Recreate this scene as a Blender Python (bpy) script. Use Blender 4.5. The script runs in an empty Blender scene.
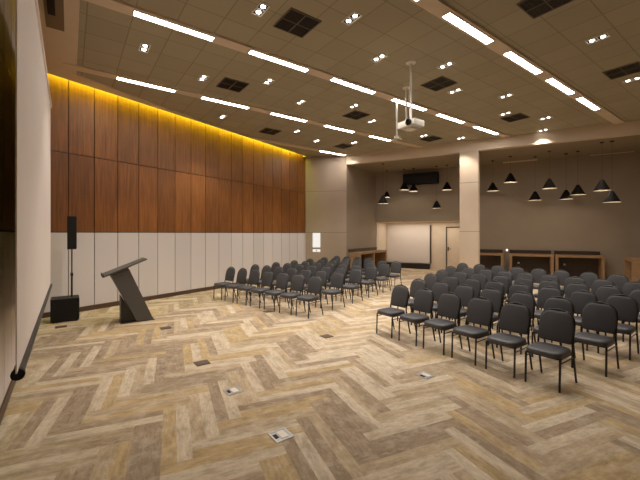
import bpy, bmesh, math, random
from mathutils import Vector, Matrix
random.seed(7)
S = bpy.context.scene
COL = S.collection
PI = math.pi
F = 345.0; HZ = 233.5; CH = 1.9           # focal length (px), horizon row, eye height
TH = math.radians(36)
U = (-math.sin(TH), math.cos(TH))         # along the screen wall
V = (math.cos(TH), math.sin(TH))          # from the screen wall into the hall
W = (0.549, 0.836)                        # along the panelled side wall
N = (0.836, -0.549)                       # away from the panelled side wall
def uv(u, v): return (U[0]*u + V[0]*v, U[1]*u + V[1]*v)
def touv(x, y): return (U[0]*x + U[1]*y, V[0]*x + V[1]*y)
def atz(px, py, z):
    Y = F*(z-CH)/(HZ-py)
    return ((px-320)/F*Y, Y)
CZ = 5.45                                  # ceiling height
AZ = 5.07                                  # alcove ceiling / beam underside

# ---------------------------------------------------------------- materials
def lin(r, g, b):
    f = lambda c: (c/255/12.92) if c/255 <= .04045 else ((c/255+.055)/1.055)**2.4
    return (f(r), f(g), f(b), 1)
class NT:
    def __init__(s, name):
        s.m = bpy.data.materials.new(name); s.m.use_nodes = True
        s.t = s.m.node_tree; s.t.nodes.clear()
        s.out = s.n('ShaderNodeOutputMaterial'); s.b = s.n('ShaderNodeBsdfPrincipled')
        s.l(s.b.outputs[0], s.out.inputs[0])
    def n(s, k, **kw):
        o = s.t.nodes.new(k)
        for a, b in kw.items(): setattr(o, a, b)
        return o
    def l(s, a, b): s.t.links.new(a, b)
    def put(s, sock, val):
        if hasattr(val, 'is_output') or isinstance(val, bpy.types.NodeSocket): s.l(val, sock)
        else: sock.default_value = val
    def math(s, op, a, b=0.0, c=None):
        o = s.n('ShaderNodeMath', operation=op)
        s.put(o.inputs[0], a); s.put(o.inputs[1], b)
        if c is not None: s.put(o.inputs[2], c)
        return o.outputs[0]
    def mix(s, f, a, b, mode='MIX'):
        o = s.n('ShaderNodeMix', data_type='RGBA', blend_type=mode)
        s.put(o.inputs[0], f); s.put(o.inputs[6], a); s.put(o.inputs[7], b)
        return o.outputs[2]
    def coord(s, which='Object'): return s.n('ShaderNodeTexCoord').outputs[which]
    def mapping(s, vec, rot=(0,0,0), scale=(1,1,1), loc=(0,0,0)):
        o = s.n('ShaderNodeMapping'); s.l(vec, o.inputs[0])
        o.inputs['Location'].default_value = loc; o.inputs['Rotation'].default_value = rot; o.inputs['Scale'].default_value = scale
        return o.outputs[0]
    def sep(s, vec):
        o = s.n('ShaderNodeSeparateXYZ'); s.l(vec, o.inputs[0]); return o.outputs
    def comb(s, x, y, z=0.0):
        o = s.n('ShaderNodeCombineXYZ'); s.put(o.inputs[0], x); s.put(o.inputs[1], y); s.put(o.inputs[2], z); return o.outputs[0]
    def noise(s, vec, scale, detail=3, rough=.5):
        o = s.n('ShaderNodeTexNoise'); s.l(vec, o.inputs['Vector'])
        o.inputs['Scale'].default_value = scale; o.inputs['Detail'].default_value = detail; o.inputs['Roughness'].default_value = rough
        return o.outputs[0]
    def white(s, vec):
        o = s.n('ShaderNodeTexWhiteNoise'); s.l(vec, o.inputs['Vector']); return o.outputs[0]
    def ramp(s, fac, stops, interp='LINEAR'):
        o = s.n('ShaderNodeValToRGB'); s.l(fac, o.inputs[0]); r = o.color_ramp; r.interpolation = interp
        while len(r.elements) < len(stops): r.elements.new(.5)
        for e, (p, c) in zip(r.elements, stops): e.position = p; e.color = c
        return o.outputs[0]
    def bump(s, h, strength=.2, dist=.01):
        o = s.n('ShaderNodeBump'); o.inputs['Strength'].default_value = strength; o.inputs['Distance'].default_value = dist
        s.l(h, o.inputs['Height']); s.l(o.outputs[0], s.b.inputs['Normal'])
    def fin(s, col, rough=.6, metal=0, spec=.5):
        s.put(s.b.inputs['Base Color'], col); s.put(s.b.inputs['Roughness'], rough)
        s.b.inputs['Metallic'].default_value = metal; s.b.inputs['Specular IOR Level'].default_value = spec
        return s.m
def plain(name, c, rough=.6, metal=0, spec=.5, var=.06, scale=30, bump=0):
    t = NT(name); no = t.noise(t.coord(), scale)
    d = tuple(x*(1-var) for x in c[:3])+(1,); e = tuple(min(1, x*(1+var)) for x in c[:3])+(1,)
    col = t.ramp(no, [(.3, d), (.7, e)])
    if bump: t.bump(no, bump, .004)
    return t.fin(col, rough, metal, spec)
def emis(name, c, s):
    t = NT(name); t.t.nodes.remove(t.b)
    e = t.n('ShaderNodeEmission'); e.inputs[0].default_value = c; e.inputs[1].default_value = s
    t.l(e.outputs[0], t.out.inputs[0]); return t.m

def seamed(name, c, seams, var=.05, rough=.7):
    """plaster-like panels with horizontal seams at given heights (object z)"""
    t = NT(name); co = t.coord(); z = t.sep(co)[2]
    no = t.noise(co, 1.3, 4)
    col = t.ramp(no, [(.3, tuple(x*(1-var) for x in c[:3])+(1,)), (.7, tuple(x*(1+var) for x in c[:3])+(1,))])
    m = None
    for sz in seams:
        k = t.math('LESS_THAN', t.math('ABSOLUTE', t.math('SUBTRACT', z, sz)), .012)
        m = k if m is None else t.math('MAXIMUM', m, k)
    if m is not None: col = t.mix(t.math('MULTIPLY', m, .55), col, (.03, .02, .015, 1))
    return t.fin(col, rough, 0, .3)

PW = .56; POFF = .057
def panel_id(t, x): return t.math('FLOOR', t.math('DIVIDE', t.math('SUBTRACT', x, POFF), PW))
def wood_wall():
    t = NT('reddish wood veneer'); co = t.coord(); s = t.sep(co)
    pid = panel_id(t, s[0]); up = t.math('GREATER_THAN', s[2], 3.8)
    rnd = t.white(t.comb(pid, up, 3.1))
    g1 = t.noise(t.mapping(t.comb(t.math('ADD', s[0], t.math('MULTIPLY', rnd, 9.0)), 0.0, s[2]), scale=(9, 9, .5)), 2.2, 6, .6)
    g2 = t.noise(co, 1.1, 3)
    col = t.ramp(g1, [(.25, lin(96, 54, 20)), (.5, lin(128, 74, 29)), (.75, lin(154, 94, 42))])
    tone = t.math('MULTIPLY_ADD', rnd, .36, .8)
    tone = t.math('MULTIPLY', tone, t.math('MULTIPLY_ADD', g2, .6, .7))
    col = t.mix(1.0, col, t.comb(tone, tone, tone), 'MULTIPLY')
    return t.fin(col, .42, 0, .4)
def white_wall():
    t = NT('pale laminate'); co = t.coord(); s = t.sep(co)
    rnd = t.white(t.comb(panel_id(t, s[0]), 1.0, 5.5))
    a = t.math('MULTIPLY_ADD', rnd, .12, .9)
    col = t.mix(1.0, lin(218, 208, 202), t.comb(a, a, a), 'MULTIPLY')
    return t.fin(col, .5, 0, .35)

PL = .25
def carpet():
    t = NT('herringbone plank carpet'); co = t.coord()
    p = t.mapping(co, rot=(0, 0, math.radians(-23.2)), scale=(1/PL,)*3)
    s = t.sep(p)
    x = t.math('ADD', s[0], 200.35); y = t.math('ADD', s[1], 100.6)
    i = t.math('FLOOR', x); j = t.math('FLOOR', y)
    k = t.math('FLOORED_MODULO', t.math('SUBTRACT', i, j), 8.0) if False else None
    dif = t.math('ADD', t.math('ADD', i, j), 8000.0) if HERR else t.math('ADD', t.math('SUBTRACT', i, j), 8000.0)
    k = t.math('MODULO', t.math('ADD', dif, .25), 8.0); k = t.math('FLOOR', k)
    hor = t.math('LESS_THAN', k, 3.5)
    hi = t.math('SUBTRACT', i, k)
    if HERR: vj = t.math('SUBTRACT', j, t.math('SUBTRACT', k, 4.0))
    else: vj = t.math('SUBTRACT', j, t.math('SUBTRACT', 7.0, k))
    nh = t.math('SUBTRACT', 1.0, hor)
    ida = t.math('ADD', t.math('MULTIPLY', hor, hi), t.math('MULTIPLY', nh, i))
    idb = t.math('ADD', t.math('MULTIPLY', hor, j), t.math('MULTIPLY', nh, vj))
    sub = t.math('FLOOR', t.math('MULTIPLY', t.math('FRACT', t.math('ADD', t.math('MULTIPLY', hor, y), t.math('MULTIPLY', nh, x))), 2.0))
    idv = t.comb(ida, idb, t.math('MULTIPLY_ADD', hor, 3.0, sub))
    r1 = t.white(idv)
    col = t.ramp(r1, [(0, lin(150, 129, 104)), (.22, lin(176, 154, 123)), (.42, lin(192, 173, 146)), (.62, lin(178, 151, 108)), (.78, lin(160, 138, 110)), (.9, lin(196, 178, 152))], 'CONSTANT')
    sh = t.math('MULTIPLY', r1, 40.0)
    hx = t.comb(t.math('ADD', t.math('MULTIPLY', x, .28), sh), y); vx = t.comb(t.math('ADD', t.math('MULTIPLY', y, .28), sh), x)
    pv = t.n('ShaderNodeMix', data_type='VECTOR'); t.l(hor, pv.inputs[0]); t.l(vx, pv.inputs[4]); t.l(hx, pv.inputs[5])
    pv = pv.outputs[1]
    n1 = t.noise(pv, 2.2, 5, .65); n3 = t.noise(co, 5.5, 6, .7); n2 = t.noise(pv, 9.0, 5, .75)
    m1 = t.ramp(n1, [(.32, (.66, .64, .6, 1)), (.5, (1, 1, 1, 1)), (.7, (1.22, 1.22, 1.24, 1))])
    m2 = t.ramp(n2, [(.35, (.74, .73, .71, 1)), (.52, (1, 1, 1, 1)), (.68, (1.25, 1.25, 1.28, 1))])
    col = t.mix(1.0, col, m1, 'MULTIPLY'); col = t.mix(.85, col, m2, 'MULTIPLY')
    col = t.mix(t.ramp(n3, [(.5, (0, 0, 0, 1)), (.66, (.4, .4, .4, 1))]), col, lin(206, 190, 168))
    col = t.mix(t.ramp(n3, [(.32, (.3, .3, .3, 1)), (.46, (0, 0, 0, 1))]), col, lin(140, 118, 92))
    t.bump(n2, .25, .004)
    return t.fin(col, .82, 0, .25)
HERR = False

TS = .62
def tiles():
    t = NT('acoustic ceiling tile'); co = t.coord()
    s = t.sep(t.mapping(co, rot=(0, 0, -TH)))         # x -> along V, y -> along U
    def seam(c, off):
        q = t.math('FRACT', t.math('DIVIDE', t.math('ADD', c, 100*TS-off), TS))
        d = t.math('MINIMUM', q, t.math('SUBTRACT', 1.0, q))
        return t.math('LESS_THAN', d, .015)
    m = t.math('MAXIMUM', seam(s[0], .23), seam(s[1], 1.846))
    iv = t.math('FLOOR', t.math('DIVIDE', t.math('SUBTRACT', s[0], .23), TS)); iu = t.math('FLOOR', t.math('DIVIDE', t.math('SUBTRACT', s[1], 1.846), TS))
    r = t.math('MULTIPLY_ADD', t.white(t.comb(iv, iu)), .12, .94)
    n = t.noise(co, 60, 2)
    col = t.mix(n, lin(156, 147, 125), lin(168, 159, 136))
    col = t.mix(1.0, col, t.comb(r, r, r), 'MULTIPLY')
    col = t.mix(t.math('MULTIPLY', m, .4), col, lin(70, 60, 46))
    return t.fin(col, .8, 0, .2)

M = dict(
 carpet=carpet(), tiles=tiles(), wood_wall=wood_wall(), white_wall=white_wall(),
 border=plain('beige painted plasterboard', lin(214, 194, 170), .75, var=.03, scale=3),
 backing=plain('dark backing board', lin(26, 20, 16), .8),
 base=plain('dark brown skirting', lin(74, 50, 36), .5),
 wall=seamed('taupe wall covering', lin(162, 142, 124), [1.95, 3.86]),
 alcove=seamed('taupe alcove paint', lin(152, 137, 120), []),
 alcoveceil=plain('alcove ceiling paint', lin(140, 126, 106), .8, var=.04, scale=2),
 column=seamed('cream column panels', lin(206, 184, 160), [.12, 1.98, 3.86]),
 cream=plain('cream paint', lin(226, 208, 186), .7, var=.03, scale=4),
 screen=plain('matt white projection fabric', lin(232, 220, 212), .85, var=.015, scale=2),
 black=plain('black painted metal', lin(18, 17, 17), .45),
 blackm=plain('black plastic', lin(11, 11, 12), .6, 0, .3),
 grey=plain('graphite laminate', lin(74, 71, 68), .45),
 frame=plain('black powder coated steel', lin(22, 20, 19), .35, .3),
 fabric=plain('charcoal fabric', lin(50, 49, 51), .75, 0, .5, .18, 220, .3),
 vinyl=plain('charcoal seat fabric', lin(56, 56, 60), .5, 0, .5, .12, 220, .2),
 white=plain('white powder coated steel', lin(225, 218, 208), .4),
 plate=plain('brushed aluminium', lin(190, 188, 186), .35, .7),
 oak=plain('light oak veneer', lin(146, 112, 78), .5, var=.14, scale=9),
 darkwood=plain('dark brown veneer', lin(52, 36, 26), .5, var=.12, scale=9),
 shade=plain('black lacquered shade', lin(10, 9, 9), .7, 0, .15),
 shadein=plain('white shade lining', lin(235, 225, 208), .6),
 vent=plain('dark air grille', lin(32, 29, 27), .6),
 ventframe=plain('grey grille frame', lin(96, 86, 74), .6),
 brown=plain('brown floor box lid', lin(84, 60, 44), .5),
 strip=emis('white light diffuser', (1, .94, .86, 1), 30),
 lamp=emis('warm lamp', (1, .92, .8, 1), 14),
 alamp=emis('pendant bulb', (1, .86, .68, 1), 16),
 cove=emis('yellow cove light', (.88, 1, .03, 1), 36),
 cove2=emis('dim yellow cove light', (.88, 1, .03, 1), 8),
 panelglow=emis('white panel with added glow', (1, .93, .84, 1), .85),  # weak glow added so the notice panel and switch plate look lit
)

# ---------------------------------------------------------------- mesh helpers
class MB:
    def __init__(s): s.bm = bmesh.new()
    def box(s, lo, hi, rz=0, mat=None, bev=0):
        cs = [((lo[i]+hi[i])/2) for i in range(3)]; d = [hi[i]-lo[i] for i in range(3)]
        r = bmesh.ops.create_cube(s.bm, size=1, matrix=Matrix.Translation(cs) @ Matrix.Rotation(rz, 4, 'Z') @ Matrix.Diagonal((*d, 1)))
        if bev:
            es = list({e for v in r['verts'] for e in v.link_edges})
            bmesh.ops.bevel(s.bm, geom=es, offset=bev, segments=2, affect='EDGES', profile=.7)
        return s
    def prism(s, pts, z0, z1):
        a = [s.bm.verts.new((p[0], p[1], z0)) for p in pts]; b = [s.bm.verts.new((p[0], p[1], z1)) for p in pts]
        n = len(pts)
        s.bm.faces.new(a[::-1]); s.bm.faces.new(b)
        for i in range(n): s.bm.faces.new((a[i], a[(i+1) % n], b[(i+1) % n], b[i]))
        return s
    def profile(s, pts, x0, x1):
        """closed profile in the y-z plane extruded along x"""
        a = [s.bm.verts.new((x0, p[0], p[1])) for p in pts]; b = [s.bm.verts.new((x1, p[0], p[1])) for p in pts]
        n = len(pts); s.bm.faces.new(a); s.bm.faces.new(b[::-1])
        for i in range(n): s.bm.faces.new((a[(i+1) % n], a[i], b[i], b[(i+1) % n]))
        return s
    def tube(s, pts, r, seg=8, cap=True):
        pts = [Vector(p) for p in pts]; rings = []
        for i, p in enumerate(pts):
            if i == 0: t = pts[1]-p
            elif i == len(pts)-1: t = p-pts[i-1]
            else: t = (pts[i+1]-p).normalized()+(p-pts[i-1]).normalized()
            t.normalize(); up = Vector((0, 0, 1)) if abs(t.z) < .95 else Vector((0, 1, 0))
            a = t.cross(up).normalized(); b = t.cross(a).normalized()
            rr = r[i] if isinstance(r, (list, tuple)) else r
            rings.append([s.bm.verts.new(p+(a*math.cos(2*PI*k/seg)+b*math.sin(2*PI*k/seg))*rr) for k in range(seg)])
        for q, w in zip(rings, rings[1:]):
            for k in range(seg): s.bm.faces.new((q[k], q[(k+1) % seg], w[(k+1) % seg], w[k]))
        if cap: s.bm.faces.new(rings[0][::-1]); s.bm.faces.new(rings[-1])
        return s
    def lathe(s, prof, c=(0, 0, 0), seg=24):
        rings = []
        for r, z in prof:
            if r < 1e-5: rings.append([s.bm.verts.new((c[0], c[1], c[2]+z))])
            else: rings.append([s.bm.verts.new((c[0]+r*math.cos(2*PI*k/seg), c[1]+r*math.sin(2*PI*k/seg), c[2]+z)) for k in range(seg)])
        for q, w in zip(rings, rings[1:]):
            for k in range(seg):
                a, b = q[k % len(q)], q[(k+1) % len(q)]; d, e = w[k % len(w)], w[(k+1) % len(w)]
                f = []
                for vv in (a, b, e, d):
                    if vv not in f: f.append(vv)
                if len(f) > 2:
                    try: s.bm.faces.new(f)
                    except ValueError: pass
        return s
    def layers(s, ls):
        """stack of same-length 3D outlines, capped"""
        R = [[s.bm.verts.new(p) for p in l] for l in ls]; n = len(R[0])
        for q, w in zip(R, R[1:]):
            for k in range(n): s.bm.faces.new((q[k], q[(k+1) % n], w[(k+1) % n], w[k]))
        s.bm.faces.new(R[0][::-1]); s.bm.faces.new(R[-1])
        return s
    def build(s, name, mat, parent=None, smooth=False, **tags):
        bmesh.ops.recalc_face_normals(s.bm, faces=s.bm.faces)
        me = bpy.data.meshes.new(name); s.bm.to_mesh(me); s.bm.free()
        me.materials.append(mat)
        if smooth:
            for p in me.polygons: p.use_smooth = True
            try: me.set_sharp_from_angle(angle=math.radians(40))
            except Exception: pass
        o = bpy.data.objects.new(name, me); COL.objects.link(o); o.parent = parent
        for k, v in tags.items(): o[k] = v
        return o
def thing(name, label, cat, loc=(0, 0, 0), rz=0, group=None):
    o = bpy.data.objects.new(name, None); COL.objects.link(o); o.empty_display_size = .1
    o.location = loc; o.rotation_euler = (0, 0, rz); o['label'] = label; o['category'] = cat
    if group: o['group'] = group
    return o
def tag(o, label, cat, group=None):
    o['label'] = label; o['category'] = cat
    if group: o['group'] = group
    return o
def dup(root, loc, rz, label):
    r = root.copy(); COL.objects.link(r); r.location = loc; r.rotation_euler = (0, 0, rz); r['label'] = label
    for ch in list(root.children):
        c = ch.copy(); COL.objects.link(c); c.parent = r
        for g in ch.children:
            d = g.copy(); COL.objects.link(d); d.parent = c
    return r
def place(o, P, d, z=0):
    o.location = (P[0], P[1], z); o.rotation_euler = (0, 0, math.atan2(d[1], d[0])); return o
def ang(d): return math.atan2(d[1], d[0])
def add(P, d, k): return (P[0]+d[0]*k, P[1]+d[1]*k)

# ---------------------------------------------------------------- the room
A = (-6.31, 7.66)                                  # corner of screen wall and panelled wall
B = (A[0]+W[0]*10.21, A[1]+W[1]*10.21)             # far end of panelled wall
bd = Vector((10.63, -5.89)).normalized(); BD = (bd.x, bd.y)      # direction of the beam / rear walls
BN = (-BD[1], BD[0])                               # into the alcove
def onbeam(r, const=16.484): Y = const/(1+.554*r); return (r*Y, Y)
Cc = onbeam((346.4-320)/F)                         # end of the short wall, corner of the alcove
D = (2.99, 18.4)
E_ = (12.32, 13.23)
Fp = onbeam(.997)
G = add(Fp, BD, 2.2)
RW = (-W[0], -W[1])
s_ = (touv(*G)[1]+.6)/(W[0]*V[0]+W[1]*V[1]); Hh = (G[0]-W[0]*s_, G[1]-W[1]*s_)   # right wall meets screen wall line
def struct(o): o['kind'] = 'structure'; return o

MB().prism([(-14, -8), (26, -8), (26, 26), (-14, 26)], -.2, 0).build('floor', M['carpet'], kind='structure')

def wall(name, P0, P1, z0, z1, mat, thick=.15, flip=False):
    L = math.hypot(P1[0]-P0[0], P1[1]-P0[1]); d = ((P1[0]-P0[0])/L, (P1[1]-P0[1])/L)
    y0, y1 = (0, thick) if not flip else (-thick, 0)
    o = MB().box((0, y0, z0), (L, y1, z1)).build(name, mat); place(o, P0, d); struct(o); return o, L
def cladding(parent, L, z0, z1, seams, mat, name, off=POFF):
    m = MB(); g = .010; x = off-PW
    zs = [z0]+seams+[z1]
    while x < L:
        a, b = max(0, x+g), min(L, x+PW-g)
        if b-a > .02:
            for q, w in zip(zs, zs[1:]): m.box((a, -.03, q+g), (b, 0.0, w-g))
        x += PW
    return m.build(name, mat, parent)
# left wall : x runs from screen corner to the far corner, outside is +y
wl, L = wall('wall_left', A, B, 0, 5.9, M['backing'])
cladding(wl, L, 1.93, 5.88, [3.8], M['wood_wall'], 'wood_panelling')
cladding(wl, L, .11, 1.93, [], M['white_wall'], 'white_panelling')
b = MB().box((0, -.045, 0), (L, 0, .11)).build('baseboard_left', M['base']); place(b, A, W); struct(b)
# front (screen) wall
P0 = Hh; wf, Lf = wall('wall_front', P0, A, 0, 5.9, M['backing'])
cladding(wf, Lf, 1.93, 5.88, [3.8], M['wood_wall'], 'wood_panelling', off=.2)
cladding(wf, Lf, .11, 1.93, [], M['white_wall'], 'white_panelling', off=.2)
b = MB().box((0, -.045, 0), (Lf, 0, .11)).build('baseboard_front', M['base']); place(b, P0, U); struct(b)
# rear-left short wall, alcove walls
w1, _ = wall('wall_rear_left', B, Cc, 0, 5.6, M['wall'])
w2, _ = wall('wall_alcove_left', Cc, D, 0, AZ+.1, M['alcove'])
DE = Vector((E_[0]-D[0], E_[1]-D[1])); LDE = DE.length; DEd = (DE.x/LDE, DE.y/LDE); DEn = (-DEd[1], DEd[0])
# back wall: opening from D to point OPx, 2.51 high
r = (458.5-320)/F; OPX = (20.06/(1+.554*r)*r, 20.06/(1+.554*r)); OL = math.hypot(OPX[0]-D[0], OPX[1]-D[1])+.25
o = MB().box((0, 0, 2.51), (OL, .15, AZ+.1)).box((OL, 0, 0), (LDE, .15, AZ+.1)).build('wall_back', M['alcove']); place(o, D, DEd); struct(o)
wall('wall_alcove_right', E_, Fp, 0, AZ+.1, M['alcove'])
wall('wall_rear_right', Fp, G, 0, 5.6, M['wall'])
wall('wall_right', G, Hh, 0, 5.6, M['wall'])
b = MB().box((0, -.02, 0), (LDE-OL, 0, .1)).build('baseboard_back', M['base']); place(b, add(D, DEd, OL), DEd); struct(b)
b = MB().box((0, -.02, 0), (math.hypot(Cc[0]-B[0], Cc[1]-B[1]), 0, .1)).build('baseboard_rear_left', M['base']); place(b, B, ((Cc[0]-B[0]), (Cc[1]-B[1]))); struct(b)
# bright recess behind the opening
RD = 1.5
def rec(x, y): return (D[0]+DEd[0]*x+W[0]*y, D[1]+DEd[1]*x+W[1]*y)
m = MB()
R0, R1, R2, R3 = rec(0, .1), rec(0, RD), rec(OL, RD), rec(OL, .1)
m.prism([R0, R1, add(R1, DEd, -.1), add(R0, DEd, -.1)], 0, 2.6)
m.prism([R3, R2, add(R2, DEd, .1), add(R3, DEd, .1)], 0, 2.6)
m.prism([R1, R2, add(R2, W, .1), add(R1, W, .1)], 0, 2.6)
m.build('wall_recess', M['cream'], kind='structure')
MB().prism([rec(0, .14), R1, R2, rec(OL, .14)], 2.51, 2.6).build('trim_recess_ceiling', M['cream'], kind='structure')
# ceilings
# main ceiling (tiles) slightly above border; slot beside the panelled walls for the cove light
inA = add(add(A, N, .16), V, .16)
cov = .26
LB = add(B, N, cov)
lowA = (A[0]+N[0]*cov, A[1]+N[1]*cov)
# intersection of the inner cove lines
def isect(P, d, Q, e):
    det = d[0]*(-e[1])+e[0]*d[1]; rx, ry = Q[0]-P[0], Q[1]-P[1]
    t = (rx*(-e[1])+e[0]*ry)/det; return (P[0]+d[0]*t, P[1]+d[1]*t)
cvf = .12
CI = isect(add(A, N, cov), W, add(A, V, cvf), U)
HI = add(Hh, V, cvf)
MB().prism([CI, add(B, N, cov), Cc, Fp, G, HI], CZ+.03, CZ+.13).build('ceiling', M['tiles'], kind='structure')
MB().prism([add(A, (-W[0]-N[0], -W[1]-N[1]), .1), add(B, N, -.1), add(B, N, .3), isect(add(A, N, .3), W, add(A, V, .3), U), add(Hh, V, .3), add(Hh, V, -.2)], 5.86, 5.96).build('trim_cove_top', M['border'], kind='structure')
# borders
tv = .13
bl = [(-5.41, 7.776), (-4.49, 9.68), (-.24, 16.55)]
front_edge = lambda u: uv(u, tv)
uA = touv(*bl[0])[0]
MB().prism([CI, front_edge(uA), front_edge(-6), add(HI, U, 0)], CZ, CZ+.07).build('trim_ceiling_front', M['border'], kind='structure')
MB().prism([CI, add(B, N, cov), bl[2], bl[1], bl[0], front_edge(uA)], CZ, CZ+.07).build('trim_ceiling_left', M['border'], kind='structure')
# vertical lip of the cove
o = MB().box((9.98, -.005, CZ), (10.03, .26, 5.86)).build('trim_cove_light_stop', M['border']); place(o, CI, W); struct(o)  # added end stop, keeps the yellow cove light off the rear wall
o = MB().box((0, 0, CZ), (10.1, .02, 5.86)).build('trim_cove_lip_left', M['border']); place(o, CI, W); struct(o)
o = MB().box((0, 0, CZ), (math.hypot(HI[0]-CI[0], HI[1]-CI[1]), .02, 5.86)).build('trim_cove_lip_front', M['border']); place(o, HI, U); o.location.x -= 0; struct(o)
# alcove ceiling and the beam along its front
MB().prism([add(Cc, BN, .25), D, E_, add(Fp, BN, .25)], AZ, AZ+.12).build('ceiling_alcove', M['alcoveceil'], kind='structure')
MB().prism([add(Cc, BD, .0), add(G, BD, 0), add(G, BN, .25), add(Cc, BN, .25)], AZ, CZ+.12).build('trim_beam', M['border'], kind='structure')
# recessed strip in ceiling near the screen (service hatch)
h = thing('ceiling_hatch', 'brown recessed hatch in the ceiling border above the screen', 'ceiling hatch')
P = [atz(x, y, CZ) for x, y in ((47, -22), (47, 23), (64, 31), (64, -17))]
us = [touv(*p) for p in P]
u0, u1 = 5.2, 7.5; v0, v1 = -.32, -.07
MB().prism([uv(u0, v0), uv(u1, v0), uv(u1, v1), uv(u0, v1)], CZ-.025, CZ-.001).build('panel', plain('brown hatch panel', lin(118, 98, 78), .7), h)
MB().prism([uv(u0-.2, v0+.04), uv(u1-.5, v0+.04), uv(u1-.5, v0+.14), uv(u0-.2, v0+.14)], CZ-.05, CZ-.026).build('slot', M['blackm'], h)

# light beams in the ceiling with strip lights
back_v = lambda u: None
ORD = ['first', 'second', 'third', 'fourth', 'fifth', 'sixth', 'seventh', 'eighth', 'ninth', 'tenth', 'eleventh', 'twelfth']
def beam_end(u):
    P = uv(u, 0); Q = isect(P, V, Cc, BD); return touv(*Q)[1]
BW = .125
LIGHTS = []
def ray_u(px, u):  # v coordinate at the ceiling seen at column px on line u
    r = (px-320)/F
    # X = U0*u+V0*v ; Y = U1*u+V1*v ; X = r*Y
    return (r*U[1]*u-U[0]*u)/(V[0]-r*V[1])
beams = [(11.95, 'far left', 0, [(320, 345)]), (9.05, 'left', -.6, [(117, 175), (202, 248), (271, 306), (325, 353.5), (370, 390)]),
         (6.22, 'middle', -.6, [(134, 213), (250, 307), (332, 374), (393, 425), (438, 463), (475, 497)]),
         (3.31, 'right', -.6, [(446, 490), (507, 539), (549, 572), (579, 597)])]
sizes = []
for ub, nm, vs, segs in beams:
    ve = beam_end(ub)
    s0 = vs
    if nm == 'left': s0 = -.1
    if nm == 'far left': s0 = 4.0
    if nm == 'middle': s0 = -.1
    bs = [s0, s0]
    if nm == 'far left': bs = [touv(*isect(uv(ub+q*BW, 0), V, CI, W))[1]+.05 for q in (-1, 1)]
    MB().prism([uv(ub-BW, bs[0]), uv(ub-BW, ve), uv(ub+BW, ve), uv(ub+BW, bs[1])], CZ-.012, CZ+.06).build('trim_light_beam_'+nm.replace(' ', '_'), M['border'], kind='structure')
    first = ray_u(segs[0][0], ub)
    vv = [(ray_u(a, ub), ray_u(b_, ub)) for a, b_ in segs]
    per = 2.0 if nm != 'right' else 2.02
    if nm == 'right': vv = [(vv[0][0]-per, vv[0][1]-per)]+vv      # one more just out of frame lights the front
    k0 = 1 if nm != 'right' else 0
    for k, (va, vb) in enumerate(vv):
        sizes.append((nm, round(va, 2), round(vb-va, 2)))
        c = uv(ub, (va+vb)/2); hl = (vb-va)/2
        which = 'alone at its end' if nm == 'far left' else ORD[k] if nm != 'right' else (['out of view', 'nearest', 'second nearest', 'third nearest', 'farthest'][k])
        if nm == 'right': lab = 'white linear light in the right-hand ceiling beam, %s to the camera' % which
        elif nm == 'far left': lab = 'short white linear light near the beige rear wall corner, alone in its ceiling beam'
        else: lab = 'white linear light in the %s ceiling beam, %s from the screen wall' % (nm, which)
        t = thing('strip_light', lab, 'ceiling light', (c[0], c[1], CZ-.012), ang(V), 'linear lights set in the ceiling beams')
        MB().box((-hl-.02, -.085, -.012), (hl+.02, -.068, 0)).box((-hl-.02, .068, -.012), (hl+.02, .085, 0)).box((-hl-.02, -.068, -.012), (-hl, .068, 0)).box((hl, -.068, -.012), (hl+.02, .068, 0)).build('frame', M['white'], t)
        MB().box((-hl, -.068, -.008), (hl, .068, -.001)).build('diffuser', M['strip'], t)
print('STRIPS', sizes)

def zone(u):
    if u > 9.05: return 'between the left beam and the wood wall'
    if u > 6.22: return 'between the left and middle ceiling beams'
    if u > 3.31: return 'between the middle and right ceiling beams'
    return 'right of the right-hand ceiling beam'
# twin downlights
dl = [(144.5, 49), (203, 79), (222.5, 117.5), (260.8, 11), (268.3, 82.5), (300.8, 103), (351.8, 20), (379, 59), (446, 66.5), (455, 92), (354, 107), (372, 122), (297, 132), (316.6, 141.6), (354, 143.4), (423.8, 136.5), (461, 138.8), (506, 97), (505.5, 114.5), (545.5, 119), (597.5, 40), (632.5, 80.7), (543, 131)]
zs = {}
for x, y in dl:
    P = atz(x, y, CZ); q = touv(*P); zs.setdefault(zone(q[0]), []).append((q[1], q[0], P))
def spot(name, loc, power, size, blend, col, rad=.04, aim=None):
    l = bpy.data.lights.new(name, 'SPOT'); l.energy = power; l.spot_size = size; l.spot_blend = blend; l.color = col; l.shadow_soft_size = rad
    o = bpy.data.objects.new(name, l); COL.objects.link(o); o.location = loc
    if aim: o.rotation_euler = (Vector(aim)-Vector(loc)).to_track_quat('-Z', 'Y').to_euler()
    return o
first_dl = None
for z, L_ in zs.items():
    L_.sort()
    for k, (v_, u_, P) in enumerate(L_):
        lab = 'twin downlight %s, %s from the screen wall' % (z, ORD[k])
        if first_dl is None:
            t = thing('downlight', lab, 'downlight', (P[0], P[1], CZ+.03), ang(U), 'twin downlights in the tiled ceiling')
            m = MB()
            for a, b_, c, d in ((-.17, -.085, .17, -.07), (-.17, .07, .17, .085), (-.17, -.07, -.155, .07), (.155, -.07, .17, .07), (-.01, -.07, .01, .07)): m.box((a, b_, -.014), (c, d, 0))
            m.build('frame', M['white'], t)
            MB().box((-.155, -.07, -.004), (.155, .07, -.001)).build('housing', M['blackm'], t)
            for sx in (-.082, .082): MB().lathe([(0, -.012), (.036, -.012), (.04, -.004), (0, -.004)], (sx, 0, 0), 16).build('lamp', M['lamp'], t)
            first_dl = t
        else: dup(first_dl, (P[0], P[1], CZ+.03), ang(U), lab)
        spot('downlight_beam', (P[0], P[1], CZ-.01), 150, math.radians(95), .6, (1, .90, .79))
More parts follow.
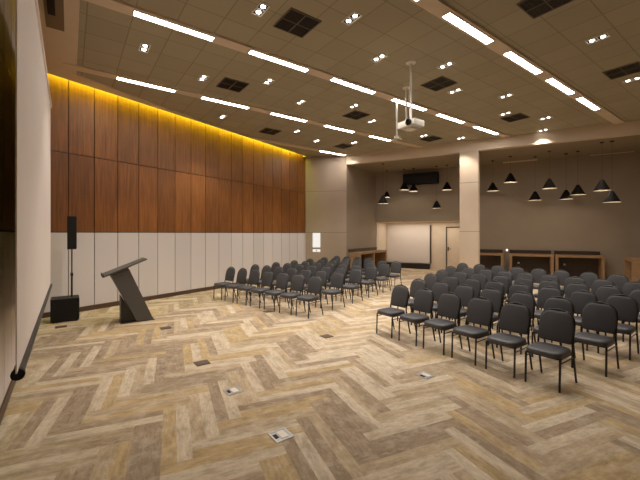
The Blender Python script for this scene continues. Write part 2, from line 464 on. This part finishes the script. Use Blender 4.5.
# downlights that graze the beam face
for x in (352, 543):
    P = onbeam((x-320)/F, 16.484); P = add(P, BN, -.3)
    spot('beam_downlight', (P[0], P[1], CZ-.01), 30, math.radians(110), .5, (1, .86, .68))
# vents
vt = [(297, 25), (232.5, 86), (438.7, 85), (270, 132), (343, 146.8), (356, 116), (431, 139.4), (514.8, 118.5), (546, 3), (624, 72)]
zs = {}
for x, y in vt:
    P = atz(x, y, CZ); q = touv(*P)
    u_, v_ = q
    zs.setdefault(zone(q[0]), []).append((v_, u_))
first_v = None
for z, L_ in zs.items():
    L_.sort()
    for k, (v_, u_) in enumerate(L_):
        lab = 'dark vent %s, %s from the screen wall' % (z, ORD[k]); P = uv(u_, v_)
        if first_v is None:
            t = thing('ceiling_vent', lab, 'air vent', (P[0], P[1], CZ+.03), ang(V), 'air vents in the tiled ceiling')
            m = MB(); a = .30; w = .018
            m.box((-a, -a, -.02), (a, -a+w, 0)).box((-a, a-w, -.02), (a, a, 0)).box((-a, -a+w, -.02), (-a+w, a-w, 0)).box((a-w, -a+w, -.02), (a, a-w, 0))
            m.box((-.008, -a+w, -.02), (.008, a-w, -.003)).box((-a+w, -.008, -.02), (-.008, .008, -.003)).box((.008, -.008, -.02), (a-w, .008, -.003))
            m.build('frame', M['ventframe'], t)
            m = MB(); m.box((-a+w, -a+w, -.004), (a-w, a-w, -.001))
            for q in range(16):
                y = -a+w+.018+q*.0355
                m.box((-a+w, y, -.014), (a-w, y+.01, -.004))
            m.build('grille', M['vent'], t); first_v = t
        else: dup(first_v, (P[0], P[1], CZ+.03), ang(V), lab)
# cove light tubes
Mc = add(A, N, .19); o = MB().box((0.1, -.02, 5.62), (9.75, .02, 5.67)).build('cove_light', M['cove']); place(o, Mc, W); tag(o, 'yellow cove light strip above the left wood wall', 'cove light')
o = MB().box((0.1, -.02, 5.62), (Lf-.2, .02, 5.67)).build('cove_light', M['cove2']); place(o, add(Hh, V, .07), U); tag(o, 'yellow cove light strip above the screen wall', 'cove light')

# ---------------------------------------------------------------- column
cp = onbeam((459.8-320)/F); cp2 = onbeam((478.5-320)/F)
cw = math.hypot(cp2[0]-cp[0], cp2[1]-cp[1])
c = add(cp, BN, -.03)
o = MB().box((0, 0, 0), (cw, cw, AZ)).build('trim_column', M['column']); place(o, c, BD); struct(o)
o['label'] = 'square cream column'

# ---------------------------------------------------------------- projection screen
sv = -.30
def scr_u(px): # u at plane v=sv for column px
    r = (px-320)/F
    return (r*V[1]*sv-V[0]*sv)/(U[0]-r*U[1])
su0 = scr_u(16.2); su1 = scr_u(50.3)
t = thing('projection_screen', 'tall white projection screen hanging in front of the screen wall', 'projection screen', (*uv((su0+su1)/2, sv), 0), ang(U))
hl = (su1-su0)/2
MB().box((-hl, -.004, .92), (hl, .004, 4.35)).build('screen_fabric', M['screen'], t)
MB().tube([(-hl+.12, 0, .89), (hl+.02, 0, .89)], .035, 16).build('bottom_bar', M['black'], t, True)
MB().box((-hl-.01, -.025, 4.35), (hl+.01, .025, 4.40), bev=.005).build('casing', M['screen'], t)
MB().tube([(-hl+.085, 0, .885), (-hl+.12, 0, .885)], .042, 16).build('end_cap', M['blackm'], t, True)
print('SCREEN', su0, su1)

# ---------------------------------------------------------------- loudspeaker
sp = (-5.60, 7.58)
t = thing('loudspeaker', 'black column loudspeaker on a pole above a square subwoofer', 'loudspeaker', (*sp, 0), ang(V)+.0)
m = MB().box((-.25, -.24, .02), (.25, .24, .50), bev=.015).build('subwoofer', M['blackm'], t)
MB().box((.235, -.2, .06), (.256, .2, .46)).build('grille', M['vent'], m)
for sx in (-.2, .2):
    for sy in (-.19, .19): MB().lathe([(0, 0), (.02, 0), (.02, .022), (0, .022)], (sx, sy, 0), 10).build('foot', M['blackm'], m)
MB().tube([(.12, 0, .5), (.12, 0, 1.0)], .019, 12).tube([(.12, 0, 1.0), (.12, 0, 1.58)], .014, 12).build('pole', M['black'], t, True)
MB().tube([(.12, 0, .96), (.12, 0, 1.03)], .027, 12).build('collar', M['black'], t, True)
m = MB().box((.035, -.07, 1.55), (.205, .07, 2.28), bev=.01).build('speaker_column', M['blackm'], t)
MB().box((.20, -.055, 1.58), (.21, .055, 2.25)).build('grille', M['vent'], m)
cb = [(-5.8, 7.36, .02), (-5.9, 7.2, .012), (-5.75, 7.0, .012), (-5.45, 6.98, .012), (-5.15, 7.06, .012), (-4.95, 7.0, .012)]
# ---------------------------------------------------------------- lectern (profile across V)
Lp = (-4.02, 7.62)
t = thing('lectern', 'dark grey slanted lectern standing before the white wall panels', 'lectern', (*Lp, 0), ang(U))
# local x along U (width), local y = -V  (towards the screen wall)
def P2(v, z): return (-v, z)
MB().profile([P2(-.04, .0), P2(.28, .0), P2(-.20, 1.15), P2(-.54, 1.03)], -.22, .22).build('body', M['grey'], t)
MB().profile([P2(-.34, .0), P2(-.04, .0), P2(-.34, .58)], -.16, .16).build('rear_support', M['black'], t)
MB().profile([P2(-.36, .0), P2(.30, .0), P2(.30, .012), P2(-.36, .012)], -.24, .24).build('base_plate', M['black'], t)
MB().profile([P2(-.66, 1.00), P2(.14, 1.33), P2(.14, 1.352), P2(-.66, 1.035)], -.28, .28).build('reading_top', M['grey'], t)
MB().profile([P2(-.68, .995), P2(-.66, 1.0), P2(-.66, 1.06), P2(-.68, 1.055)], -.26, .26).build('lip', M['black'], t)

# ---------------------------------------------------------------- chairs
def chair_outline():
    pts = []
    w0 = .205; 
    half = [(w0-.03, .0), (w0-.008, .008), (w0, .03), (.218, .14), (.219, .22), (.208, .285), (.182, .335), (.145, .366), (.10, .382), (.055, .384), (.02, .381)]
    return half+[(-x, z) for x, z in half[::-1]]
def make_chair(label):
    t = thing('banquet_chair', label, 'chair', (0, 0, 0), 0, 'black banquet chairs set out in rows')
    # backrest, leaning
    out = chair_outline(); bz = .495; L_ = []
    lean = .095/.4
    for sc, dy in ((.9, -.026), (.975, -.02), (1.0, -.006), (1.0, .01), (.97, .024), (.88, .032)):
        l = []
        for x, z in out:
            zz = .19+(z-.19)*sc; l.append((x*sc, -.165-lean*zz+dy, bz+zz))
        L_.append(l)
    MB().layers(L_).build('backrest', M['fabric'], t, True)
    # seat
    so = []
    for k in range(28):
        a = 2*PI*k/28; ca, sa = math.cos(a), math.sin(a); e = .42
        so.append((.222*math.copysign(abs(ca)**e, ca), .215*math.copysign(abs(sa)**e, sa)+.035))
    L_ = []
    for sc, z in ((.93, .392), (.985, .398), (1.0, .418), (.985, .441), (.93, .454), (.7, .461)): L_.append([(x*sc, .035+(y-.035)*sc, z) for x, y in so])
    MB().layers(L_).build('seat', M['vinyl'], t, True)
    r = .0145
    for s in (-1, 1):
        MB().tube([(s*.205, .225, 0), (s*.205, .21, .375), (s*.2, .19, .388)], r).build('leg', M['frame'], t, True)
        MB().tube([(s*.215, -.27, 0), (s*.212, -.175, .38), (s*.212, -.16, .46), (s*.212, -.185, .56)], r).build('leg', M['frame'], t, True)
    m = MB()
    for s in (-1, 1):
        m.tube([(s*.2, .2, .384), (s*.2, -.165, .384)], r); m.tube([(s*.206, .225, .33), (s*.213, -.185, .34)], .008)
    m.tube([(-.2, .19, .382), (.2, .19, .382)], r).tube([(-.2, -.15, .382), (.2, -.15, .382)], r)
    m.build('seat_frame', M['frame'], t, True)
    pts = []
    for k in range(17):
        a = PI*k/16; x = .216*math.cos(a); z = .20+.197*abs(math.sin(a))**.72
        pts.append((math.copysign(abs(x/.216)**.8*.216, x), -.165-lean*z-.004, bz+z))
    m = MB().tube([(.212, -.185, .56)]+pts+[(-.212, -.185, .56)], .011)
    m.build('back_frame', M['frame'], t, True)
    hp = [(.06*math.cos(PI*k/8), -.165-lean*.39-.003, bz+.385+.026*math.sin(PI*k/8)) for k in range(9)]
    MB().tube(hp, .007, 6).build('handle', M['grey'], t, True)
    for ch in t.children:
        for vt_ in ch.data.vertices: vt_.co.x *= .93
    return t
rowsR = [(5.21, [1.84, 2.36, 2.89, 3.42, 3.94, 4.49]),
 (6.23, [1.66, 2.18, 2.72, 3.25, 3.78, 4.30, 4.87]),
 (7.27, [1.65, 2.17, 2.68, 3.21, 3.72, 4.22, 4.75, 5.30]),
 (8.33, [1.58, 2.08, 2.58, 3.09, 3.61, 4.12, 4.66, 5.16, 5.72]),
 (9.45, [1.42, 1.94, 2.46, 2.98, 3.50, 4.06, 4.57, 5.09, 5.61, 6.18]),
 (10.80, [1.96, 2.52, 3.10, 3.72, 4.28, 4.86, 5.43, 6.03, 6.62])]
CARD = ['front', 'second', 'third', 'fourth', 'fifth', 'sixth', 'seventh']
spots = []
for i, (v_, us_) in enumerate(rowsR):
    us_ = sorted(us_, reverse=True)
    for k, u_ in enumerate(us_):
        pos = 'at the aisle end' if k == 0 else '%s from the aisle' % ORD[k]
        spots.append((u_, v_, TH, 'black padded chair in the %s row of the right block, %s' % (CARD[i], pos)))
a14 = math.radians(14)
for i in range(7):
    bu, bv = 6.66+.345*i, 4.72+.95*i
    n = 7
    for j in range(n):
        if i == 6 and j < 3: continue
        u_ = bu+.555*j*math.cos(a14); v_ = bv-.555*j*math.sin(a14)
        pos = 'at the aisle end' if j == 0 else '%s from the aisle' % ORD[j]
        if i == 6: pos = ['nearest the aisle', 'second from the aisle', 'third from the aisle', 'nearest the wood wall'][j-3]
        spots.append((u_, v_, TH+a14, 'black padded chair in the %s row of the left block, %s' % (CARD[i], pos)))
proto = None
for u_, v_, a, lab in spots:
    P = uv(u_, v_)
    rz = a+PI/2            # local +y (front) points towards -V
    jit = random.uniform(-.025, .025)
    f = (math.cos(a), math.sin(a))
    # back top sits over the rear feet: shift so the backrest top is at (u, v)
    Q = (P[0]-f[0]*.25, P[1]-f[1]*.25)
    if proto is None:
        proto = make_chair(lab); proto.location = (*Q, 0); proto.rotation_euler = (0, 0, rz+jit)
    else: dup(proto, (*Q, 0), rz+jit, lab)

# ---------------------------------------------------------------- consoles
def console(name_label, P, d, L, depth=.6, openings=1, back=True):
    """x along d, front at y=0, depth to +y"""
    t = thing('buffet_console', name_label, 'console', (P[0], P[1], 0), ang(d), 'oak framed buffet consoles')
    hgt = 1.03
    MB().box((0, 0, hgt-.09), (L, depth, hgt)).build('top', M['oak'], t)
    xs = [0]+[L*(k+1)/openings for k in range(openings)]
    for k, x in enumerate(xs):
        a = 0 if k == 0 else (L-.1 if k == len(xs)-1 else x-.05)
        MB().box((a, 0, 0), (a+.1, depth, hgt-.10)).build('side_panel', M['oak'], t)
    MB().box((.1, depth-.03, 0), (L-.1, depth, hgt-.10)).build('back_panel', M['darkwood'], t)
    MB().box((0, depth-.06, hgt), (L-.05, depth, hgt+.15)).build('backsplash', M['darkwood'], t)
    return t
def onback(px, const): r = (px-320)/F; Y = const/(1+.554*r); return (r*Y, Y)
KF = 20.06-.75
def span(a, b_): p, q = onback(a, KF), onback(b_, KF); return p, ((q[0]-p[0]), (q[1]-p[1])), math.hypot(q[0]-p[0], q[1]-p[1])
p, d, l = span(509.5, 553.8); console('oak framed buffet console on the back wall, first right of the column gap', p, d, l)
p, d, l = span(555.5, 605); console('oak framed buffet console on the back wall, farthest right', p, d, l)
p, d, l = span(462, 503.5); console('oak framed buffet console on the back wall, half hidden behind the column', p, d, l)
# console on left alcove wall: front faces +N ; x along -W so depth(+y) points away from room
d = (W[0], W[1])
pp = add(add(Cc, N, .64), W, .12); console('long oak console against the left alcove wall, reaching into the bright recess', pp, d, 3.1, .6, 2)
pp = add(add(E_, N, -.64), W, -.93); t_ = console('oak console against the right alcove wall at the photo edge', pp, (-W[0], -W[1]), 1.5, .6, 1)
# little sockets
sk = None
for k, (px, lab) in enumerate(((515.5, 'small white socket inside the middle buffet console'), (561.5, 'small white socket inside the farthest right buffet console'))):
    P = onback(px+3, 20.06-.13)
    t = thing('power_socket', lab, 'power socket', (P[0], P[1], .58), ang(BD), 'white sockets in the consoles')
    MB().box((-.04, -.012, 0), (.04, 0, .07), bev=.003).build('plate', M['white'], t)
    for sx in (-.016, .016): MB().lathe([(0, 0), (.006, 0), (.006, .004), (0, .004)], (0, 0, 0), 8).build('hole', M['blackm'], t).matrix_local = Matrix.Translation((sx, -.012, .035)) @ Matrix.Rotation(PI/2, 4, 'X')
# wall lamp between consoles
P = onback(507, 20.06-.03)
t = thing('wall_lamp', 'small glowing wall lamp between the first two back wall consoles', 'wall lamp', (P[0], P[1], 1.10), ang(BD))
MB().box((-.04, -.03, 0), (.04, 0, .12), bev=.004).build('housing', M['white'], t)
MB().box((-.02, -.036, .04), (.02, -.0305, .08)).build('diffuser', M['alamp'], t)

# ---------------------------------------------------------------- recess contents
def recb(px):
    """distance along the recess back wall for column px"""
    r = (px-320)/F; Q = rec(0, RD)
    return (r*Q[1]-Q[0])/(DEd[0]-r*DEd[1])
x0, x1 = recb(387.5), recb(431)
bo = rec(0, RD)
t = thing('whiteboard', 'wide white wall board with dark right edge in the lit recess', 'whiteboard', (bo[0], bo[1], 0), ang(DEd))
MB().box((x0, -.05, .30), (x1-.05, -.005, 2.36)).build('board', M['screen'], t)
MB().box((x1-.05, -.08, .3), (x1+.02, -.005, 2.36)).build('edge_frame', M['darkwood'], t)
t = thing('low_plinth', 'long low black plinth on the floor under the white board', 'plinth', (bo[0], bo[1], 0), ang(DEd))
MB().box((x0+.05, -.30, .05), (x1-.02, -.09, .25), bev=.01).build('body', M['black'], t)
MB().box((x0+.02, -.32, .25), (x1, -.07, .28), bev=.005).build('top', M['black'], t)
MB().box((x0+.08, -.27, 0), (x1-.05, -.10, .05)).build('toe_kick', M['blackm'], t)
# door
d0 = recb(447.2); d1 = d0+.9
o = MB().box((d0, -.05, 0), (d1, -.004, 2.2)).build('door_1', M['cream']); place(o, bo, DEd); struct(o)
j = MB().box((d0-.05, -.09, 0), (d0, -.004, 2.25)).box((d0-.05, -.09, 2.2), (d1+.05, -.004, 2.25)).build('door_frame', M['darkwood'], o)
k = MB().tube([(d0+.06, -.055, 1.1), (d0+.06, -.1, 1.1), (d0+.20, -.1, 1.1)], .014).box((d0+.03, -.062, 1.0), (d0+.09, -.05, 1.2)).build('door_handle', M['black'], o)
l = bpy.data.lights.new('recess_lamp', 'AREA'); l.shape = 'RECTANGLE'; l.size = OL*.8; l.size_y = .5; l.energy = 26; l.color = (1, .86, .68)
lo = bpy.data.objects.new('recess_lamp', l); COL.objects.link(lo); q = rec(OL*.5, .75); lo.location = (q[0], q[1], 2.49); lo.rotation_euler = (0, 0, ang(DEd))

# notice panel on the rear-left wall
def onrl(px):
    r = (px-320)/F; dx, dy = Cc[0]-B[0], Cc[1]-B[1]; t = (r*B[1]-B[0])/(dx-r*dy); return (B[0]+dx*t, B[1]+dy*t)
P = onrl(312.8); Q = onrl(320.3); wdt = math.hypot(Q[0]-P[0], Q[1]-P[1])
zz = lambda y, Y: CH+(HZ-y)*Y/F
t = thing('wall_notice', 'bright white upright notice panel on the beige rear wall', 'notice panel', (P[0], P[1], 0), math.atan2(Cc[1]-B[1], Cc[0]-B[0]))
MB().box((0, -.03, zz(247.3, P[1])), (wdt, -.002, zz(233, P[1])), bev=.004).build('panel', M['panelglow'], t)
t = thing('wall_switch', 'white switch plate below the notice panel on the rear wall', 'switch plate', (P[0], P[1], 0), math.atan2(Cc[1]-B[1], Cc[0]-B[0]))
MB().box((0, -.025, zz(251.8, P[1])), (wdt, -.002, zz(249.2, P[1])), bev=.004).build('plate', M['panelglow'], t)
MB().box((wdt*.4, -.032, zz(251.2, P[1])), (wdt*.6, -.025, zz(249.8, P[1]))).build('rocker', M['white'], t)

# ---------------------------------------------------------------- black wall unit
P = onback(404.5, 20.06-.1); Q = onback(439, 20.06-.1); wd = math.hypot(Q[0]-P[0], Q[1]-P[1])
t = thing('air_conditioner', 'long black air conditioning unit high on the back wall', 'air conditioner', (P[0], P[1], 0), ang(BD))
MB().box((0, -.3, zz(184.8, P[1])-.05), (wd, .0, zz(175.2, P[1])), bev=.02).build('housing', M['blackm'], t)
for q in range(4):
    z = zz(184.8, P[1])+.05+q*.08; MB().box((.08, -.306, z), (wd-.08, -.3, z+.015)).build('louvre', M['vent'], t)

# ---------------------------------------------------------------- pendants
pn = [(383, 203.7, 11, 'leftmost, over the left console'), (386.7, 197.5, 7.6, 'just above the leftmost one'), (404.2, 190, 10, 'under the left end of the air conditioner'), (413.5, 191.5, 10, 'under the middle of the air conditioner'),
      (436.7, 208.2, 9.6, 'lowest above the bright recess'), (447, 190, 10.2, 'just left of the column'),
      (492.7, 191, 11, 'first right of the column'), (510.4, 182.5, 12.2, 'second and highest right of the column'), (535, 200.4, 11.8, 'third right of the column'),
      (549.4, 188.5, 13, 'fourth right of the column'), (566.2, 199.3, 12.3, 'fifth right of the column'), (577.8, 194.7, 13, 'sixth right of the column'),
      (602, 190.7, 14.4, 'seventh right of the column'), (612, 202.3, 14.6, 'farthest right of all')]
for x, y, w, where in pn:
    Y = F*.5/w; X = (x-320)/F*Y; z = CH+(HZ-y)*Y/F
    # keep inside the alcove
    r = (x-320)/F
    ylo, yhi = onbeam(r)[1]+.5, onback(x, 20.06)[1]-.7
    Y2 = min(max(Y, ylo), yhi); z = CH+(HZ-y)*Y2/F; X = r*Y2
    t = thing('pendant_lamp', 'black cone pendant lamp in the alcove, '+where, 'pendant lamp', (X, Y2, z), 0, 'black cone pendant lamps')
    sc = .5*Y2/Y; R = sc/2
    m = MB().lathe([(R, 0), (R*.96, .012), (.055, R*1.45), (.03, R*1.55), (.0, R*1.56)])
    m.build('shade', M['shade'], t, True)
    MB().lathe([(R*.985, .004), (R*.93, .014), (.045, R*1.38), (0, R*1.40)]).build('lining', M['shadein'], t, True)
    MB().lathe([(0, .03), (.05, .05), (.06, .09), (.03, .15), (0, .16)], seg=12).build('bulb', M['alamp'], t, True)
    MB().tube([(0, 0, R*1.55), (0, 0, AZ-z-.03)], .0035, 6).build('cord', M['blackm'], t)
    MB().lathe([(0, AZ-z), (.06, AZ-z), (.06, AZ-z-.03), (0, AZ-z-.035)], seg=14).build('canopy', M['blackm'], t)
# pale air slots in alcove ceiling
for k, (xa, xb, y, lab) in enumerate(((503, 537, 162.5, 'pale linear slot in the alcove ceiling, left one of two'), (590, 634, 155.5, 'pale linear slot in the alcove ceiling, right one of two'))):
    P = atz(xa, y, AZ); Q = onback(xb, P[1]+.554*P[0]); l_ = math.hypot(Q[0]-P[0], Q[1]-P[1])
    t = thing('ceiling_slot', lab, 'ceiling slot', (P[0], P[1], AZ), math.atan2(Q[1]-P[1], Q[0]-P[0]), 'slots in the alcove ceiling')
    MB().box((0, -.09, -.02), (l_, -.06, 0)).box((0, .06, -.02), (l_, .09, 0)).box((0, -.06, -.02), (.03, .06, 0)).box((l_-.03, -.06, -.02), (l_, .06, 0)).build('frame', M['cream'], t)
    MB().box((.03, -.06, -.012), (l_-.03, .06, -.001)).build('panel', M['border'], t)
# alcove lights (small recessed)
for px in (395, 430, 500, 535, 570, 600):
    r = (px-320)/F; P = onbeam(r, 17.2)
    spot('alcove_downlight', (P[0], P[1], AZ-.02), 45, math.radians(110), .8, (1, .82, .6), .1)

# ---------------------------------------------------------------- projector and poles
def pole(P, top, bot, name, lab, cat):
    t = thing(name, lab, cat, (P[0], P[1], bot), ang(U))
    MB().tube([(0, 0, 0), (0, 0, top-bot-.01)], .024, 12).build('pole', M['white'], t, True)
    MB().lathe([(0, top-bot), (.10, top-bot), (.10, top-bot-.012), (.04, top-bot-.03), (0, top-bot-.03)], seg=18).build('ceiling_flange', M['white'], t, True)
    return t
TZ = CZ+.03
P = atz(410.8, 64.2, CZ); b1 = CH+(HZ-119.8)*P[1]/F
t = pole(P, TZ, b1, 'projector_mount', 'white ceiling pole carrying the white projector', 'projector mount')
MB().box((-.09, -.09, -.04), (.09, .09, -.001)).build('bracket', M['white'], t)
p_ = thing('projector', 'white projector hanging from the nearest ceiling pole', 'projector', (P[0], P[1], b1-.042), ang(U))
MB().box((-.22, -.17, -.13), (.22, .17, 0), bev=.025).build('body', M['white'], p_, True)
o = MB().lathe([(.0, .0), (.055, .0), (.07, .03), (.07, .05), (.05, .06), (.045, .03), (0, .025)], seg=20).build('lens', M['blackm'], p_, True)
o.matrix_local = Matrix.Translation((-.10, .165, -.065)) @ Matrix.Rotation(-PI/2, 4, 'X')
MB().box((-.10, -.10, -.17), (.10, .10, -.13), bev=.01).build('underside_cover', M['white'], p_)
P = atz(406.4, 89, CZ); b2 = CH+(HZ-124)*P[1]/F
t = pole(P, TZ, b2, 'ceiling_pole', 'thin white ceiling pole behind the projector', 'ceiling pole')
MB().box((-.06, -.06, -.03), (.06, .06, 0)).build('bracket', M['white'], t)
P = atz(396.8, 100.5, CZ); b3 = CH+(HZ-136)*P[1]/F
t = pole(P, TZ, b3, 'ceiling_pole', 'white ceiling pole left of the projector with an empty bracket', 'ceiling pole')
MB().box((-.05, -.05, -.06), (.05, .05, 0)).tube([(-.12, -.05, -.10), (0, 0, -.03), (.12, .05, -.10)], .012).tube([(-.10, .08, -.10), (0, 0, -.03), (.10, -.08, -.10)], .012).build('bracket', M['white'], t)

# ---------------------------------------------------------------- floor boxes
fb = [((280.8, 435.4), 'open silver floor socket box nearest the camera', True), ((233, 391), 'open silver floor socket box, second nearest on the open carpet', True), ((425, 375.5), 'silver floor socket box in front of the right chair block', True)]
for (x, y), lab, op in fb:
    P = atz(x, y, 0); 
    t = thing('floor_socket', lab, 'floor socket', (P[0], P[1], 0), ang(V), 'floor boxes in the carpet')
    a = .092; w = .02
    MB().box((-a, -a, 0), (a, -a+w, .008)).box((-a, a-w, 0), (a, a, .008)).box((-a, -a+w, 0), (-a+w, a-w, .008)).box((a-w, -a+w, 0), (a, a-w, .008)).build('frame', M['plate'], t)
    MB().box((-a+w, -a+w, 0), (a-w, a-w, .004)).build('socket_tray', M['plate'], t)
    MB().box((-a+w, -.03, .004), (-a+w+.035, .03, .012)).build('socket', M['blackm'], t)
    MB().box((-.02, -a+w+.01, .004), (.05, a-w-.01, .010)).build('cover', M['white'], t)
for x, y, lab in ((202, 363, 'closed brown floor box in the open carpet between lectern and camera'), (326.5, 336.3, 'closed brown floor box beside the left chair block'), (165.5, 328, 'closed brown floor box just right of the lectern foot'), (61, 326.8, 'closed brown floor box in front of the subwoofer'), (268, 311.5, 'closed brown floor box under the front edge of the left chair row')):
    P = atz(x, y, 0)
    t = thing('floor_box', lab, 'floor box', (P[0], P[1], 0), ang(V), 'closed floor boxes in the carpet')
    MB().box((-.1, -.1, 0), (.1, .1, .004)).build('frame', M['darkwood'], t); MB().box((-.085, -.085, .004), (.085, .085, .009)).build('lid', M['brown'], t)

# ---------------------------------------------------------------- camera, world
cam = bpy.data.cameras.new('camera'); co = bpy.data.objects.new('camera', cam); COL.objects.link(co)
co.location = (0, 0, CH); co.rotation_euler = (PI/2, 0, 0)
cam.sensor_fit = 'HORIZONTAL'; cam.sensor_width = 36; cam.lens = 36*F/640; cam.shift_y = -(240-HZ)/640
cam.clip_start = .05; cam.clip_end = 100
S.camera = co
w = bpy.data.worlds.new('world'); S.world = w; w.use_nodes = True
w.node_tree.nodes['Background'].inputs[0].default_value = (1, .85, .7, 1); w.node_tree.nodes['Background'].inputs[1].default_value = .05
S.view_settings.view_transform = 'Standard'; S.view_settings.look = 'None'
S.view_settings.exposure = .1; S.view_settings.gamma = 1.12
